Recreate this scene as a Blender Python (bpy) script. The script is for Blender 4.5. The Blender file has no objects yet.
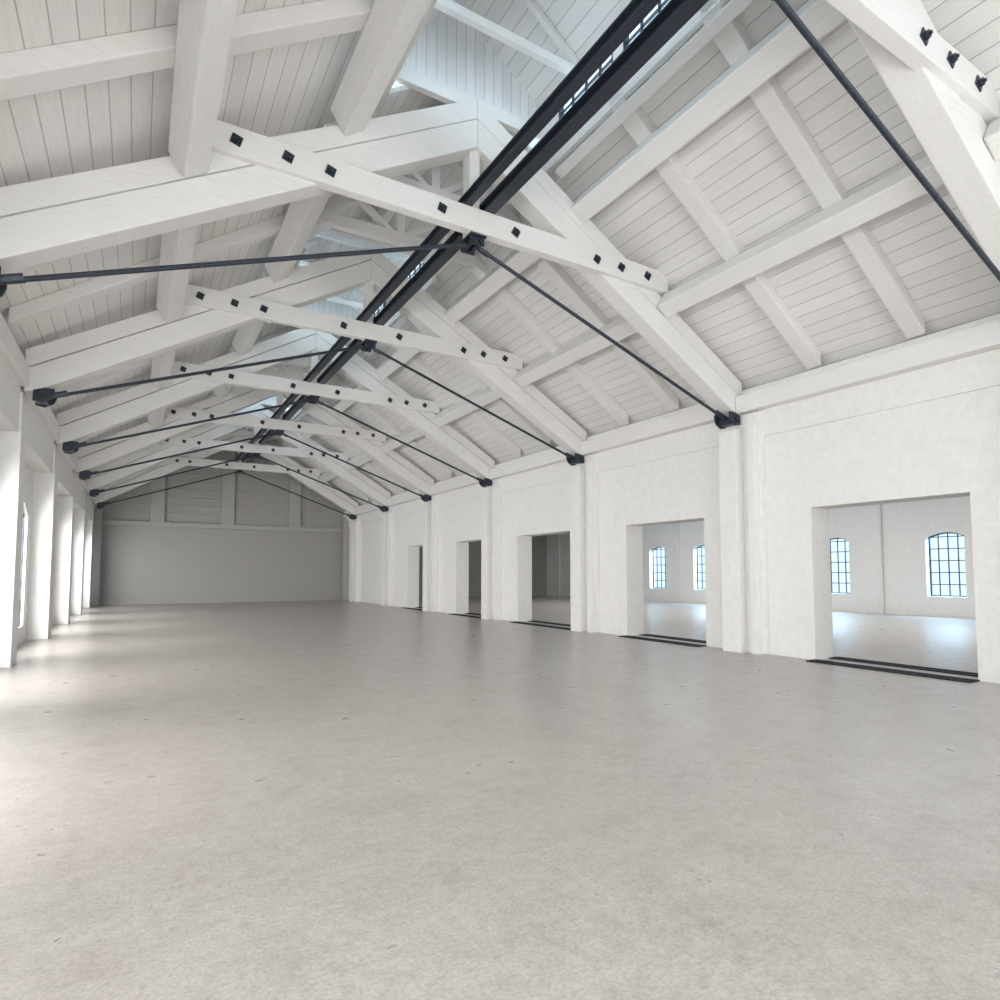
import bpy, math, random, bmesh
from mathutils import Vector
from mathutils.geometry import tessellate_polygon
random.seed(4)
sc=bpy.context.scene
COL=sc.collection
try:
    sc.view_settings.view_transform='Standard'
except Exception: pass

# ---------------- layout numbers ----------------
XC=4.78; WR=11.5; WL=-2.35; YB=38.7; Y0=-6.0
PF=-1.9                                  # face of the left piers
BAY=5.48; T0=9.03
SL=0.675                                 # roof slope
def top(d): return 10.22-SL*abs(d)
CS=0.58                                  # truss chord slope
CLO=8.92
def clow(d): return CLO-CS*abs(d)
TR=[3.45]+[T0+BAY*k for k in range(0,6)]
OPEN=1.6                                 # half width of the lantern opening
ED=6.72                                  # half span to the wall face

# ---------------- materials ----------------
def newmat(name):
    m=bpy.data.materials.new(name); m.use_nodes=True
    nt=m.node_tree; b=nt.nodes['Principled BSDF']
    return m,nt,b
def coords(nt,scale=(1,1,1)):
    tc=nt.nodes.new('ShaderNodeTexCoord'); mp=nt.nodes.new('ShaderNodeMapping')
    mp.inputs['Scale'].default_value=scale
    nt.links.new(tc.outputs['Object'],mp.inputs['Vector']); return mp.outputs['Vector'],tc
def noise(nt,vec,scale,detail=5,rough=.55):
    n=nt.nodes.new('ShaderNodeTexNoise'); n.inputs['Scale'].default_value=scale
    n.inputs['Detail'].default_value=detail; n.inputs['Roughness'].default_value=rough
    nt.links.new(vec,n.inputs['Vector']); return n.outputs['Fac']
def ramp(nt,fac,stops):
    r=nt.nodes.new('ShaderNodeValToRGB'); e=r.color_ramp.elements
    e[0].position,e[0].color=stops[0][0],(*stops[0][1],1)
    e[1].position,e[1].color=stops[-1][0],(*stops[-1][1],1)
    for p,c in stops[1:-1]:
        x=e.new(p); x.color=(*c,1)
    nt.links.new(fac,r.inputs['Fac']); return r.outputs['Color']
def mathn(nt,op,a,b=None):
    n=nt.nodes.new('ShaderNodeMath'); n.operation=op
    for i,v in enumerate((a,b)):
        if v is None: continue
        if isinstance(v,(int,float)): n.inputs[i].default_value=v
        else: nt.links.new(v,n.inputs[i])
    return n.outputs[0]
def bump(nt,b,h,strength,dist=.01):
    n=nt.nodes.new('ShaderNodeBump'); n.inputs['Strength'].default_value=strength
    n.inputs['Distance'].default_value=dist
    nt.links.new(h,n.inputs['Height']); nt.links.new(n.outputs['Normal'],b.inputs['Normal'])
def mul(nt,a,b,f=1.0):
    n=nt.nodes.new('ShaderNodeMix'); n.data_type='RGBA'; n.blend_type='MULTIPLY'
    n.inputs['Factor'].default_value=f
    nt.links.new(a,n.inputs[6]); nt.links.new(b,n.inputs[7]); return n.outputs[2]

def wood(name,scale,c0,c1):
    m,nt,b=newmat(name)
    v,_=coords(nt,scale)
    f=noise(nt,v,5.0,8,.65)
    c=ramp(nt,f,[(.3,c0),(.6,c1)])
    nt.links.new(c,b.inputs['Base Color']); b.inputs['Roughness'].default_value=.6
    bump(nt,b,f,.25,.005); return m
W0=(.725,.707,.683); W1=(.785,.769,.747)
M_wy=wood('painted_wood_lengthwise',(7,.5,7),W0,W1)
M_wx=wood('painted_wood_crosswise',(.7,7,6),W0,W1)
M_wz=wood('painted_wood_upright',(7,7,.6),W0,W1)

def boards(name,w,c=(.83,.813,.79),axis='X'):
    m,nt,b=newmat(name)
    v,tc=coords(nt)
    s=nt.nodes.new('ShaderNodeSeparateXYZ'); nt.links.new(tc.outputs['Object'],s.inputs[0])
    q=mathn(nt,'DIVIDE',s.outputs[axis],w)
    fr=mathn(nt,'FRACT',q)
    e=mathn(nt,'ABSOLUTE',mathn(nt,'SUBTRACT',fr,.5))     # .5 at board edges
    groove=ramp(nt,e,[(.46,(1,1,1)),(.49,(.56,.55,.535))])
    wn=nt.nodes.new('ShaderNodeTexWhiteNoise'); wn.noise_dimensions='1D'
    nt.links.new(mathn(nt,'FLOOR',q),wn.inputs['W'])
    tone=ramp(nt,wn.outputs['Value'],[(0,(c[0]*.92,c[1]*.92,c[2]*.92)),(1,c)])
    v3,_=coords(nt,(9,.6,9) if name!='gable_boards' else (9,9,.6))
    g=noise(nt,v3,4,7)
    tone=mul(nt,tone,ramp(nt,g,[(.3,(.93,.93,.93)),(.62,(1,1,1))]))
    nt.links.new(mul(nt,tone,groove),b.inputs['Base Color'])
    b.inputs['Roughness'].default_value=.65
    h=ramp(nt,e,[(.455,(1,1,1)),(.49,(0,0,0))])
    bump(nt,b,h,.3,.012); return m
M_bd=boards('roof_boards',.21)
M_gb=boards('gable_boards',.19,(.86,.87,.88))

def plaster(name,c0,c1,sc_=7):
    m,nt,b=newmat(name)
    v,_=coords(nt)
    f=noise(nt,v,sc_,10,.72)
    c=ramp(nt,f,[(.3,c0),(.6,c1)])
    nt.links.new(c,b.inputs['Base Color']); b.inputs['Roughness'].default_value=.75
    bump(nt,b,noise(nt,v,34,6,.7),.35,.008); return m
M_pl=plaster('white_plaster',(.74,.724,.702),(.81,.795,.774))
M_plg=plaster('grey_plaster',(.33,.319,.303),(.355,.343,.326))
M_plt=plaster('grey_plaster_trim',(.365,.353,.336),(.39,.378,.36))

def floor_mat():
    m,nt,b=newmat('concrete_screed')
    v,_=coords(nt)
    big=noise(nt,v,.45,6,.6); mid=noise(nt,v,2.6,9,.66); fine=noise(nt,v,48,4,.7); med=noise(nt,v,12,8,.7)
    c=ramp(nt,big,[(.3,(.415,.386,.356)),(.7,(.435,.407,.377))])
    c=mul(nt,c,ramp(nt,mid,[(.3,(.87,.858,.846)),(.5,(.99,.99,.99)),(.7,(1.05,1.05,1.05))]))
    c=mul(nt,c,ramp(nt,med,[(.28,(.82,.805,.79)),(.7,(1.10,1.10,1.10))]))
    c=mul(nt,c,ramp(nt,fine,[(.3,(.80,.79,.78)),(.5,(1,1,1)),(.7,(1.12,1.12,1.12))]))
    v5,_=coords(nt,(1,.8,1))
    st=noise(nt,v5,.9,3,.5); sp=noise(nt,v5,10,8,.75)
    mk_=mathn(nt,'MULTIPLY',st,sp)
    c=mul(nt,c,ramp(nt,mk_,[(.29,(1,1,1)),(.40,(.80,.765,.72))]),.55)
    nt.links.new(c,b.inputs['Base Color'])
    r=ramp(nt,mid,[(.3,(.33,.33,.33)),(.68,(.27,.27,.27))])
    nt.links.new(r,b.inputs['Roughness'])
    b.inputs['Specular IOR Level'].default_value=.85
    bump(nt,b,fine,.06,.003)
    return m
M_fl=floor_mat()
def steel(name,c0,c1,rough,metal):
    m,nt,b=newmat(name)
    v,_=coords(nt); f=noise(nt,v,30,5)
    c=ramp(nt,f,[(.3,c0),(.7,c1)])
    nt.links.new(c,b.inputs['Base Color']); b.inputs['Roughness'].default_value=rough
    b.inputs['Metallic'].default_value=metal; bump(nt,b,f,.15,.004); return m
M_st=steel('dark_painted_steel',(.022,.028,.04),(.046,.057,.078),.38,.4)
M_tr=steel('matt_black_track_steel',(.012,.014,.018),(.028,.032,.04),.75,0)
M_tr.node_tree.nodes['Principled BSDF'].inputs['Specular IOR Level'].default_value=.15

# ---------------- mesh helpers ----------------
def tag(o,label=None,cat=None,kind=None,group=None):
    if label:o['label']=label
    if cat:o['category']=cat
    if kind:o['kind']=kind
    if group:o['group']=group
    return o
def mk(name,verts,faces,mat,origin=None,bev=0.0,parent=None,smooth=False):
    if origin is None:
        mn=[min(v[i] for v in verts) for i in range(3)]; mx=[max(v[i] for v in verts) for i in range(3)]
        origin=((mn[0]+mx[0])/2,(mn[1]+mx[1])/2,mn[2])
    me=bpy.data.meshes.new(name)
    me.from_pydata([(v[0]-origin[0],v[1]-origin[1],v[2]-origin[2]) for v in verts],[],faces)
    me.materials.append(mat)
    bm=bmesh.new(); bm.from_mesh(me)
    bmesh.ops.recalc_face_normals(bm,faces=bm.faces)
    if bev>0:
        ed=[e for e in bm.edges if len(e.link_faces)==2 and e.calc_face_angle(0)>.3]
        bmesh.ops.bevel(bm,geom=ed,offset=bev,segments=2,affect='EDGES',profile=.6,clamp_overlap=True)
    bm.to_mesh(me); bm.free()
    if smooth:
        for p in me.polygons: p.use_smooth=True
    o=bpy.data.objects.new(name,me); o.location=origin; COL.objects.link(o)
    if parent is not None:
        o.parent=parent; o.location=Vector(origin)-Vector(parent.location)
    return o
class G:
    """geometry accumulator"""
    def __init__(s): s.v=[]; s.f=[]
    def box(s,x0,x1,y0,y1,z0,z1):
        n=len(s.v)
        s.v+=[(x,y,z) for x in(x0,x1) for y in(y0,y1) for z in(z0,z1)]
        s.f+=[tuple(n+i for i in q) for q in((0,1,3,2),(4,6,7,5),(0,4,5,1),(2,3,7,6),(0,2,6,4),(1,5,7,3))]
        return s
    def prism(s,pts,axis,a,b,holes=()):
        loops=[list(pts)]+[list(h) for h in holes]
        def P(p,t):
            return (p[0],t,p[1]) if axis=='Y' else ((t,p[0],p[1]) if axis=='X' else (p[0],p[1],t))
        flat=[p for l in loops for p in l]; n=len(s.v); N=len(flat)
        s.v+=[P(p,a) for p in flat]+[P(p,b) for p in flat]
        if holes or len(pts)>4:
            tris=tessellate_polygon([[Vector((p[0],p[1],0)) for p in l] for l in loops])
        else: tris=[tuple(range(len(pts)))]
        for t in tris:
            s.f.append(tuple(n+i for i in t)); s.f.append(tuple(n+N+i for i in reversed(t)))
        k=0
        for l in loops:
            L=len(l)
            for i in range(L):
                j=(i+1)%L
                s.f.append((n+k+i,n+k+j,n+N+k+j,n+N+k+i))
            k+=L
        return s
    def cyl(s,p0,p1,r,seg=12,r1=None):
        p0=Vector(p0);p1=Vector(p1); d=(p1-p0).normalized()
        u=d.orthogonal().normalized(); w=d.cross(u); n=len(s.v); r1=r if r1 is None else r1
        for p,rr in((p0,r),(p1,r1)):
            for i in range(seg):
                a=2*math.pi*i/seg
                s.v.append(tuple(p+u*math.cos(a)*rr+w*math.sin(a)*rr))
        for i in range(seg):
            j=(i+1)%seg; s.f.append((n+i,n+j,n+seg+j,n+seg+i))
        s.f.append(tuple(n+i for i in range(seg))); s.f.append(tuple(n+seg+i for i in reversed(range(seg))))
        return s
    def done(s,name,mat,**k): return mk(name,s.v,s.f,mat,**k)
def copy_thing(src,loc):
    new=src.copy(); new.location=loc; COL.objects.link(new)
    for c in src.children:
        cc=c.copy(); cc.parent=new; COL.objects.link(cc)
    return new

# ---------------- floor ----------------
tag(G().box(-2.7,27.5,Y0,YB+.4,-.2,0).done('floor',M_fl,origin=(0,0,0)),'polished pale grey-beige concrete floor with fine mottling','floor','structure')

# ---------------- walls ----------------
def arch(cy,w,z0,zs,rise,n=8):
    pts=[(cy-w/2,z0),(cy+w/2,z0)]
    for i in range(n+1):
        t=i/n; x=cy+w/2-w*t
        pts.append((x,zs+rise*(1-(2*t-1)**2)))
    return pts
doors=[(4.63,7.34),(10.02,12.7),(14.85,18.28),(20.25,23.1),(25.6,28.4)]
WT=5.75
out=[(Y0,0)]
for a,b in doors: out+=[(a,0),(a,3.0),(b,3.0),(b,0)]
out+=[(YB,0),(YB,WT),(Y0,WT)]
g=G().prism(out,'X',WR,12.1)
g.box(WR-.05,WR,Y0,YB,4.62,5.18)
tag(g.done('wall_right',M_pl,origin=(0,0,0)),'white plastered wall with row of open rectangular doorways','wall','structure')
lw=[.7]+[(TR[i]+TR[i+1])/2 for i in range(6)]+[37.4]
LWW,LZ0,LZS,LRI=3.6,.4,3.1,.45
holes=[arch(c,LWW if c<37 else 1.4,LZ0,LZS,LRI) for c in lw]
g=G().prism([(Y0,0),(YB,0),(YB,WT),(Y0,WT)],'X',WL-.15,WL,holes)
g.box(WL,PF-.06,Y0,YB,4.3,5.18)
tag(g.done('wall_left',M_pl,origin=(0,0,0)),'white plastered wall with arched windows in niches between piers','wall','structure')
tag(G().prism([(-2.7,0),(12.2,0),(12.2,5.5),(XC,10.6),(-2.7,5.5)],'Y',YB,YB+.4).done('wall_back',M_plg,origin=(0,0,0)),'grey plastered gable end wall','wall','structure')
n2=[11.8,16.2,20.0,23.65,27.1]
holes=[arch(c,1.35,.78,3.12,.17) for c in n2]
tag(G().prism([(Y0,0),(YB,0),(YB,6),(Y0,6)],'X',27.0,27.4,holes).done('wall_outer',M_pl,origin=(0,0,0)),'pale plastered outer wall of adjoining hall','wall','structure')
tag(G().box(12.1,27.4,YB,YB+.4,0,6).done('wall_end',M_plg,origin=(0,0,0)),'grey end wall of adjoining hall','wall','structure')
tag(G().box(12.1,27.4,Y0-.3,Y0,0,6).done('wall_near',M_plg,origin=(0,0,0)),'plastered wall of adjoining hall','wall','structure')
tag(G().prism([(12.12,Y0),(27.4,Y0),(27.4,YB),(12.12,YB)],'Z',6.0,6.2,[[(18,-2),(22,-2),(22,30),(18,30)]]).done('ceiling',M_pl,origin=(0,0,0)),'flat white ceiling of adjoining hall with an opening added to let light in','ceiling','structure')  # unseen slot in the ceiling, added so sky light floods the adjoining hall

def window(i,cy,w,x,z0,zs,rise,cols,rows,bar=.016):
    g=G(); hw=w/2
    outer=arch(cy,w,z0,zs,rise); inner=arch(cy,w-.09,z0+.045,zs-.035,rise-.012)
    g.prism(outer,'X',x-.03,x+.03,[inner])
    def ztop(y): u=(y-cy)/hw; return zs+rise*(1-u*u)-.02
    for c in range(1,cols):
        y=cy-hw+w*c/cols; g.box(x-.02,x+.02,y-bar,y+bar,z0+.03,ztop(y))
    for r in range(1,rows+1):
        z=z0+(zs-z0)*r/rows
        g.box(x-.018,x+.018,cy-hw+.03,cy+hw-.03,z-bar,z+bar)
    return tag(g.done('window_%d'%i,M_st),'arched dark steel window with small square panes','window','structure')
wi=1
for c in n2: window(wi,c,1.35,27.3,.78,3.12,.17,4,5); wi+=1
for c in lw: window(wi,c,LWW if c<37 else 1.4,WL-.1,LZ0,LZS,LRI,6,5); wi+=1
for c in (14.15,25.4,32,37):
    tag(G().cyl((26.93,c,0),(26.93,c,5.9),.06,12).box(26.9,27.0,c-.09,c+.09,2.4,2.46).box(26.9,27.0,c-.09,c+.09,4.6,4.66).done('downpipe',M_pl),'slim white vertical pipe on the outer wall','pipe',group='wall pipes')

# back wall framing
n=1
def trim(g,label,cat='beam',mat=M_plt):
    global n
    tag(g.done('trim_%d'%n,mat,bev=.01),label,cat,'structure'); n+=1
trim(G().box(WL+.2,WR,YB-.2,YB,4.24,4.5),'horizontal ledge beam across the gable wall')
for d in (-3.85,-.3,3.45):
    trim(G().box(XC+d-.34,XC+d+.34,YB-.18,YB,4.5,min(8.8,clow(d)+.5)),'vertical pier on the gable wall','post')
for z in (4.95,5.4,5.85,6.3,6.75,7.2,7.65):
    hw=(10.1-z)/SL-.4
    trim(G().box(XC-hw,XC+hw,YB-.04,YB,z,z+.06),'thin horizontal string course on the gable','moulding')
trim(G().box(WR-.35,WR,YB-.6,YB-.3,0,5),'corner pier','pier')
trim(G().box(PF-.04,PF+.3,YB-.6,YB-.3,0,5),'corner pier','pier')

# door tracks
for a,b in doors:
    for x,ya,yb,w in ((WR-.34,a-.02,b-.02,.33),(WR+.42,a+.01,b-.01,.33)):
        g=G().box(x,x+w,ya,yb,0,.02)
        g.box(x+w/2-.02,x+w/2+.02,ya+.02,yb-.02,.02,.03)
        tag(g.done('floor_track',M_tr),'dark steel sliding track across the doorway threshold','track',group='threshold tracks')

# pilasters right, piers left
for T in TR:
    g=G().box(WR-.16,WR,T-.68,T+.27,0,5.16)
    g.box(WR-.4,WR-.15,T-.26,T+.2,0,4.82)
    g.box(WR-.3,WR-.15,T-.64,T-.46,0,4.9)
    tag(g.done('pilaster',M_pl,bev=.015),'white plastered stepped wall pilaster under the truss end','pilaster',group='right wall pilasters')
    g=G().box(WL,PF,T-.36,T+.3,0,4.3)
    g.box(WL,PF-.02,T-.24,T+.24,4.28,5.08)
    tag(g.done('pier',M_pl,bev=.012),'plain white plastered projecting pier beside arched windows','pier',group='left wall piers')

# wall plates
for i in range(-1,7):
    ya=(TR[i] if i>=0 else Y0)+.2; yb=(TR[i+1] if i<6 else YB)-.2
    for s in (-1,1):
        xa=XC+s*(ED-(.3 if s>0 else .1)); xb=XC+s*(ED+.02)
        if s<0: xb=WL
        tag(G().box(min(xa,xb),max(xa,xb),ya,yb,5.18,5.56).done('wall_plate',M_wy,bev=.02),'white painted timber wall plate under the rafters','beam',group='wall plates')

# ---------------- trusses ----------------
E=bpy.data.objects.new('roof_truss',None); E.location=(XC,TR[0],0); COL.objects.link(E); E.empty_display_size=.3
tag(E,'white painted timber roof truss with black steel tie rods','truss',group='roof trusses')
SEAT=5.12; ED2=ED-.02
def ch(g,s,lo,hi,y):
    f=lambda d,o: CLO+o-CS*d
    pts=[(0,f(0,lo))]
    if f(ED2,lo)<SEAT: pts+=[(s*(CLO+lo-SEAT)/CS,SEAT),(s*ED2,SEAT)]
    else: pts+=[(s*ED2,f(ED2,lo))]
    pts+=[(s*ED2,f(ED2,hi)),(0,f(0,hi))]
    if s>0: pts=pts[::-1]
    g.prism([(XC+p[0],p[1]) for p in pts],'Y',TR[0]-y,TR[0]+y)
for s in(-1,1):
    g=G(); ch(g,s,0,.5,.19); g.done('principal_rafter',M_wx,bev=.02,parent=E)
    g=G(); ch(g,s,.522,.88,.17); g.done('upper_chord',M_wx,bev=.02,parent=E)
CB,CT=7.38,7.78
G().box(XC-4.36,XC+4.36,TR[0]-.28,TR[0]-.1,CB,CT).done('collar_beam',M_wx,bev=.012,parent=E)
G().box(XC-.11,XC+.09,TR[0]-.1,TR[0]+.15,CB,9.1).done('king_post',M_wz,bev=.015,parent=E)
RZ0,RZ1,RD=7.28,5.07,6.43
for s in(-1,1):
    g=G().cyl((XC+s*.1,TR[0],RZ0),(XC+s*(RD-.05),TR[0],RZ1),.034,12)
    g.done('tie_rod',M_st,parent=E)
    x=XC+s*RD; d=Vector((s*(RD-.1),0,RZ1-RZ0)).normalized()
    g=G()
    for yy in(-.22,.18):
        pts=[(x-s*.21,RZ1+.04),(x-s*.21,RZ1+.14),(x-s*.05,RZ1+.14),(x+s*.12,RZ1+.08),(x+s*.13,RZ1-.12),(x-s*.02,RZ1-.15),(x-s*.17,RZ1-.06)]
        g.prism(pts,'Y',TR[0]+yy,TR[0]+yy+.04)
    g.box(x-.1,x+.1,TR[0]-.19,TR[0]+.19,RZ1-.11,RZ1+.05)
    g.cyl((x,TR[0]-.27,RZ1-.01),(x,TR[0]+.27,RZ1-.01),.055,6)
    p=Vector((x,TR[0],RZ1)); g.cyl(p-d*.42,p-d*.05,.058,6)
    g.done('rod_shoe',M_st,bev=.005,parent=E)
g=G()
for yy in(-.19,.15): g.box(XC-.13,XC+.13,TR[0]+yy,TR[0]+yy+.04,RZ0-.06,CB+.03)
g.box(XC-.15,XC+.15,TR[0]-.24,TR[0]+.19,CB-.035,CB+.005)
for s in(-1,1):
    g.cyl((XC+s*.07,TR[0]-.23,RZ0),(XC+s*.07,TR[0]+.21,RZ0),.05,6)
    d=Vector((s*(RD-.1),0,RZ1-RZ0)).normalized(); p=Vector((XC+s*.08,TR[0],RZ0)); g.cyl(p+d*.05,p+d*.25,.05,6)
g.done('rod_bracket',M_st,bev=.006,parent=E)
for d in(-3.78,-3.1,-2.5,-.7,.7,2.5,3.1,3.78):
    g=G(); a0=math.radians(28 if d<0 else 18); r=.1
    y=TR[0]-.28
    c=(XC+d,7.58)
    pts=[(c[0]+r*math.cos(a0+i*math.pi/2),c[1]+r*math.sin(a0+i*math.pi/2)) for i in range(4)]
    g.prism(pts,'Y',y-.018,y)
    g.cyl((c[0],y-.06,c[1]),(c[0],y-.015,c[1]),.048,6)
    g.cyl((c[0],y-.085,c[1]),(c[0],y-.055,c[1]),.022,8)
    g.done('bolt_plate',M_st,bev=.003,parent=E)
for T in TR[1:]: copy_thing(E,(XC,T,0))

# ---------------- purlins, rafters ----------------
ang=math.atan(SL)
def slopebeam(g,s,d,perp,w,h,y0,y1):
    ux,uz=s*math.cos(ang),-math.sin(ang); nx,nz=s*math.sin(ang),math.cos(ang)
    cx,cz=XC+s*d,top(d)
    pts=[]
    for a,b in((-w/2,perp-h),(w/2,perp-h),(w/2,perp),(-w/2,perp)):
        pts.append((cx+ux*a+nx*b,cz+uz*a+nz*b))
    g.prism(pts,'Y',y0,y1)
def isopen(i): return i in (0,2,4)    # bay between TR[i] and TR[i+1]
BAYS=[(i,(TR[i] if i>=0 else -2.0),(TR[i+1] if i<6 else YB)) for i in range(-1,7)]
RU=.08; RH=.24
for i,ya,yb in BAYS:
    for s in(-1,1):
        for d,pw,ph in((4.42,.34,.38),(2.32,.37,.42)):
            g=G(); slopebeam(g,s,d,.062,pw,ph,ya+(.175 if i>=0 else 0),yb-(.175 if i<6 else 0))
            tag(g.done('purlin',M_wy,bev=.03),'white painted timber purlin spanning between trusses','beam',group='purlins')
        dt=OPEN if isopen(i) else .02
        for fr in (1/3,2/3):
            y=ya+(yb-ya)*fr
            z=lambda d,o: top(d)+o
            pts=[(XC+s*dt,z(dt,RU)),(XC+s*ED2,z(ED2,RU)),(XC+s*ED2,z(ED2,RU+RH+.02)),(XC+s*dt,z(dt,RU+RH+.02))]
            g=G().prism(pts,'Y',y-.155,y+.155)
            tag(g.done('rafter',M_wx,bev=.02),'white painted timber common rafter carrying roof boards','beam',group='common rafters')
    if not isopen(i):
        tag(G().box(XC-.1,XC+.1,ya+.32,yb-.32,9.95,10.28).done('ridge_beam',M_wy,bev=.015),'white painted timber ridge beam','beam',group='ridge beams')
        for fr in (1/3,2/3):
            y=ya+(yb-ya)*fr
            g=G().box(XC-1.85,XC+1.85,y-.32,y-.16,8.9,9.16)
            g.box(XC-.09,XC+.09,y-.32,y-.16,9.16,9.95)
            for s in(-1,1):
                # short raking struts from the tie up to the rafters
                g.prism([(XC+s*.12,9.16),(XC+s*.32,9.16),(XC+s*1.0,9.62),(XC+s*.88,9.7)],'Y',y-.3,y-.18)
            tag(g.done('rafter_tie',M_wx,bev=.01),'white painted timber tie with post and struts between rafters','beam',group='rafter ties')
def slab(g,s,d0,d1,y0,y1):
    o=RU+RH+.02
    g.prism([(XC+s*d0,top(d0)+o),(XC+s*d1,top(d1)+o),(XC+s*d1,top(d1)+o+.08),(XC+s*d0,top(d0)+o+.08)],'Y',y0,y1)
k=1
for s in(-1,1):
    g=G(); slab(g,s,OPEN,7.3,-2,YB+.4)
    for i,ya,yb in BAYS:
        if not isopen(i):
            slab(g,s,0,OPEN,ya+(.27 if isopen(i-1) else 0),yb-(.27 if isopen(i+1) else 0))
    tag(g.done('ceiling.%03d'%k,M_bd,origin=(0,0,0)),'white painted boarded roof slope','ceiling','structure'); k+=1

# ---------------- lanterns ----------------
for i in(0,2,4):
    ya,yb=TR[i],TR[i+1]
    L=bpy.data.objects.new('roof_lantern',None); L.location=(XC,(ya+yb)/2,9.6); COL.objects.link(L); L.empty_display_size=.3
    tag(L,'raised roof lantern with side windows and boarded gable ends','skylight',group='roof lanterns')
    zr=11.62; LS=.67
    for s in(-1,1):
        z0,z1=9.2,10.52; wz0,wz1=9.72,10.38
        ny=3; seg=(yb-ya-.4)/ny
        hs=[]
        for q in range(ny):
            a=ya+.2+q*seg+.12; b=ya+.2+(q+1)*seg-.12
            hs.append([(a,wz0),(b,wz0),(b,wz1),(a,wz1)])
        xa=XC+s*OPEN; xb=XC+s*(OPEN+.1)
        G().prism([(ya-.3,z0),(yb+.3,z0),(yb+.3,z1),(ya-.3,z1)],'X',min(xa,xb),max(xa,xb),hs).done('side_wall',M_wy,parent=L)
        for h in hs:
            a,b=h[0][0],h[1][0]; x=XC+s*(OPEN+.05); g=G()
            g.prism([(a,wz0),(b,wz0),(b,wz1),(a,wz1)],'X',x-.045,x+.045,[[(a+.04,wz0+.04),(b-.04,wz0+.04),(b-.04,wz1-.04),(a+.04,wz1-.04)]])
            for c in range(1,4):
                y=a+(b-a)*c/4; g.box(x-.02,x+.02,y-.015,y+.015,wz0+.03,wz1-.03)
            g.box(x-.02,x+.02,a+.03,b-.03,(wz0+wz1)/2-.012,(wz0+wz1)/2+.012)
            g.done('lantern_window',M_st,parent=L)
        g=G(); g.prism([(XC,zr),(XC+s*2.0,zr-LS*2.0),(XC+s*2.0,zr-LS*2.0+.08),(XC,zr+.08)],'Y',ya-.35,yb+.35)
        g.done('lantern_roof',M_bd,parent=L,origin=(XC,(ya+yb)/2,9.8))
        for fr in(.17,.5,.83):
            y=ya+(yb-ya)*fr
            g=G().prism([(XC+s*.02,zr-.02),(XC+s*OPEN,zr-LS*OPEN-.02),(XC+s*OPEN,zr-LS*OPEN-.16),(XC+s*.02,zr-.16)],'Y',y-.05,y+.05)
            g.done('lantern_rafter',M_wx,parent=L,bev=.01)
    for fr in(.17,.5,.83):
        y=ya+(yb-ya)*fr
        G().box(XC-OPEN,XC+OPEN,y-.06,y+.06,10.27,10.41).done('lantern_tie',M_wx,parent=L,bev=.01)
    w2=OPEN+.08
    for yy,sg in((ya,-1),(yb,1)):
        y1=yy+sg*.26
        G().prism([(XC-w2,9.9),(XC+w2,9.9),(XC+w2,zr-LS*w2),(XC,zr),(XC-w2,zr-LS*w2)],'Y',min(y1,y1+sg*.04),max(y1,y1+sg*.04)).done('gable_board',M_gb,parent=L,origin=(XC,y1,9.8))
        y2=yy+sg*.2
        G().box(XC-w2,XC+w2,y2-.06,y2+.06,9.84,10.1).done('gable_sill',M_wx,parent=L,bev=.012)
for i in(0,2,4):
    for s in(-1,1):
        g=G()
        if s>0: slopebeam(g,s,OPEN+.12,.26,.18,.34,TR[i]+.175,TR[i+1]-.175)
        else: slopebeam(g,s,OPEN+.1,.31,.14,.2,TR[i]+.175,TR[i+1]-.175)
        tag(g.done('trimmer_beam',M_wy,bev=.015),'white timber trimmer along the lantern opening','beam',group='lantern trimmers')

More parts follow.
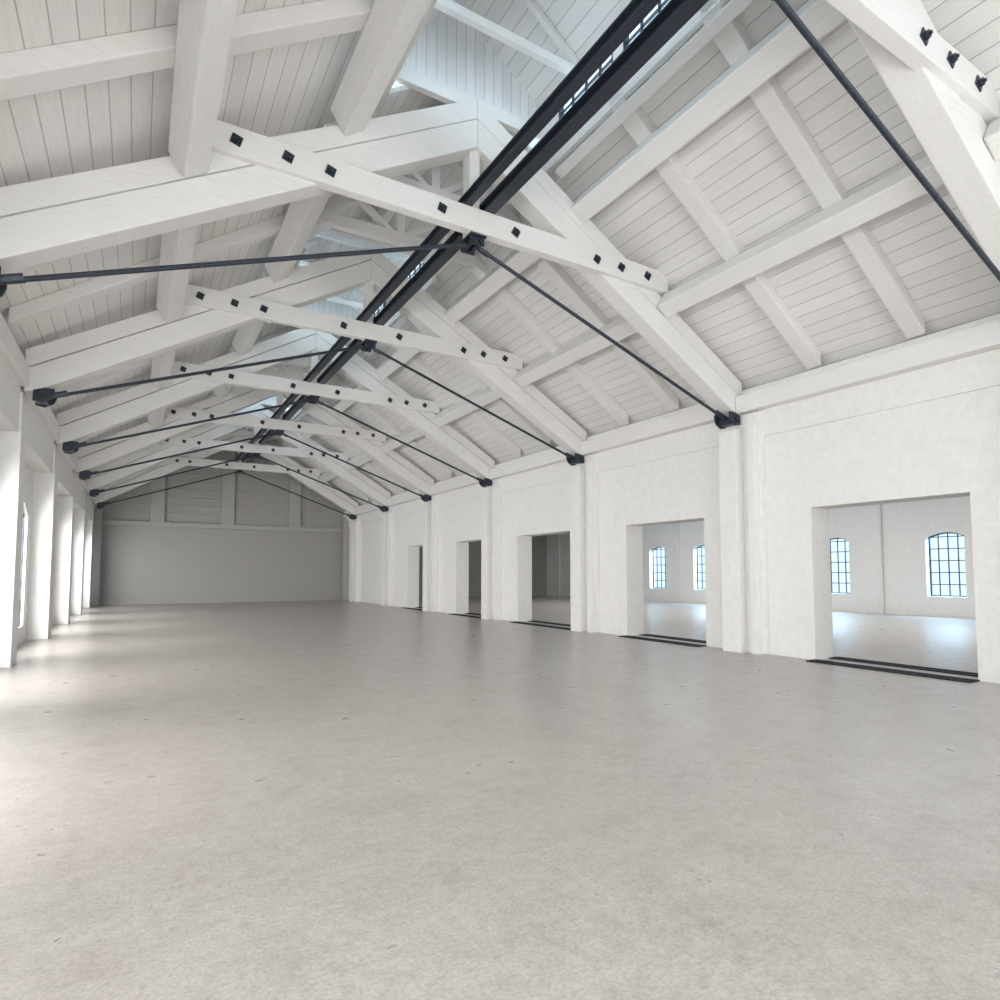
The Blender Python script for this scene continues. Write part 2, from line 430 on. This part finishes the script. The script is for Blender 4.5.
# ---------------- steel runway beams ----------------
for da,db,h in((-.29,-.15,.18),(.09,.29,.2)):
    g=G(); x=XC+(da+db)/2; w=db-da; z=CT+.005
    g.prism([(x-w/2,z),(x+w/2,z),(x+w/2,z+.025),(x+.012,z+.035),(x+.012,z+h-.035),(x+w/2,z+h-.025),(x+w/2,z+h),(x-w/2,z+h),(x-w/2,z+h-.025),(x-.012,z+h-.035),(x-.012,z+.035),(x-w/2,z+.025)],'Y',-2,YB-.31)
    tag(g.done('steel_runway_beam',M_st),'long black steel runway beam resting on truss collars','steel beam',group='runway beams')

# ---------------- light ----------------
w=bpy.data.worlds.new('World'); sc.world=w; w.use_nodes=True
bg=w.node_tree.nodes['Background']; bg.inputs['Color'].default_value=(.66,.84,1,1); bg.inputs['Strength'].default_value=1.3
def area(name,loc,rot,sx,sy,power,color=(1,1,1)):
    l=bpy.data.lights.new(name,'AREA'); l.shape='RECTANGLE'; l.size=sx; l.size_y=sy; l.energy=power; l.color=color
    o=bpy.data.objects.new(name,l); o.location=loc; o.rotation_euler=rot; COL.objects.link(o); return o
R=math.radians
area('end_fill_light',(4.7,-5.5,2.4),(R(90),0,0),13,4.6,820,(1,.95,.895))  # added fill lamp behind the camera to brighten the hall
area('window_light_left',(-4.4,12,3.0),(0,R(-84),0),3.4,36,3300,(1,.97,.935))
for c in lw[:-1]:
    o=area('window_daylight',(-3.6,c-1.9,2.4),(0,0,0),2.6,2.8,460,(1,.995,.985))
    o.rotation_euler=Vector((.6,1,.05)).to_track_quat('-Z','Z').to_euler()
area('window_light_outer',(29.6,14,5.2),(0,R(64),0),3,26,14500,(.44,.74,1))
area('fill_light_adjoining',(20,13,6.3),(0,0,0),3.8,30,950,(1,.9,.8))  # unseen warm fill lamp added above the slot, brightens the adjoining hall
area('lantern_light_west',(XC-4.2,18,11.0),(0,R(-88),0),3.4,32,4000,(.6,.83,1))
area('lantern_light_east',(XC+4.2,18,11.0),(0,R(88),0),3.4,32,3200,(.6,.83,1))

cam=bpy.data.cameras.new('Camera'); co=bpy.data.objects.new('Camera',cam); COL.objects.link(co)
cam.lens=22.165; cam.sensor_width=36; cam.sensor_fit='HORIZONTAL'; cam.clip_start=.05; cam.clip_end=300
cam.shift_y=.0364
co.location=(0,0,1.7); co.rotation_euler=(R(90+3.4),0,R(-30.55))
sc.camera=co
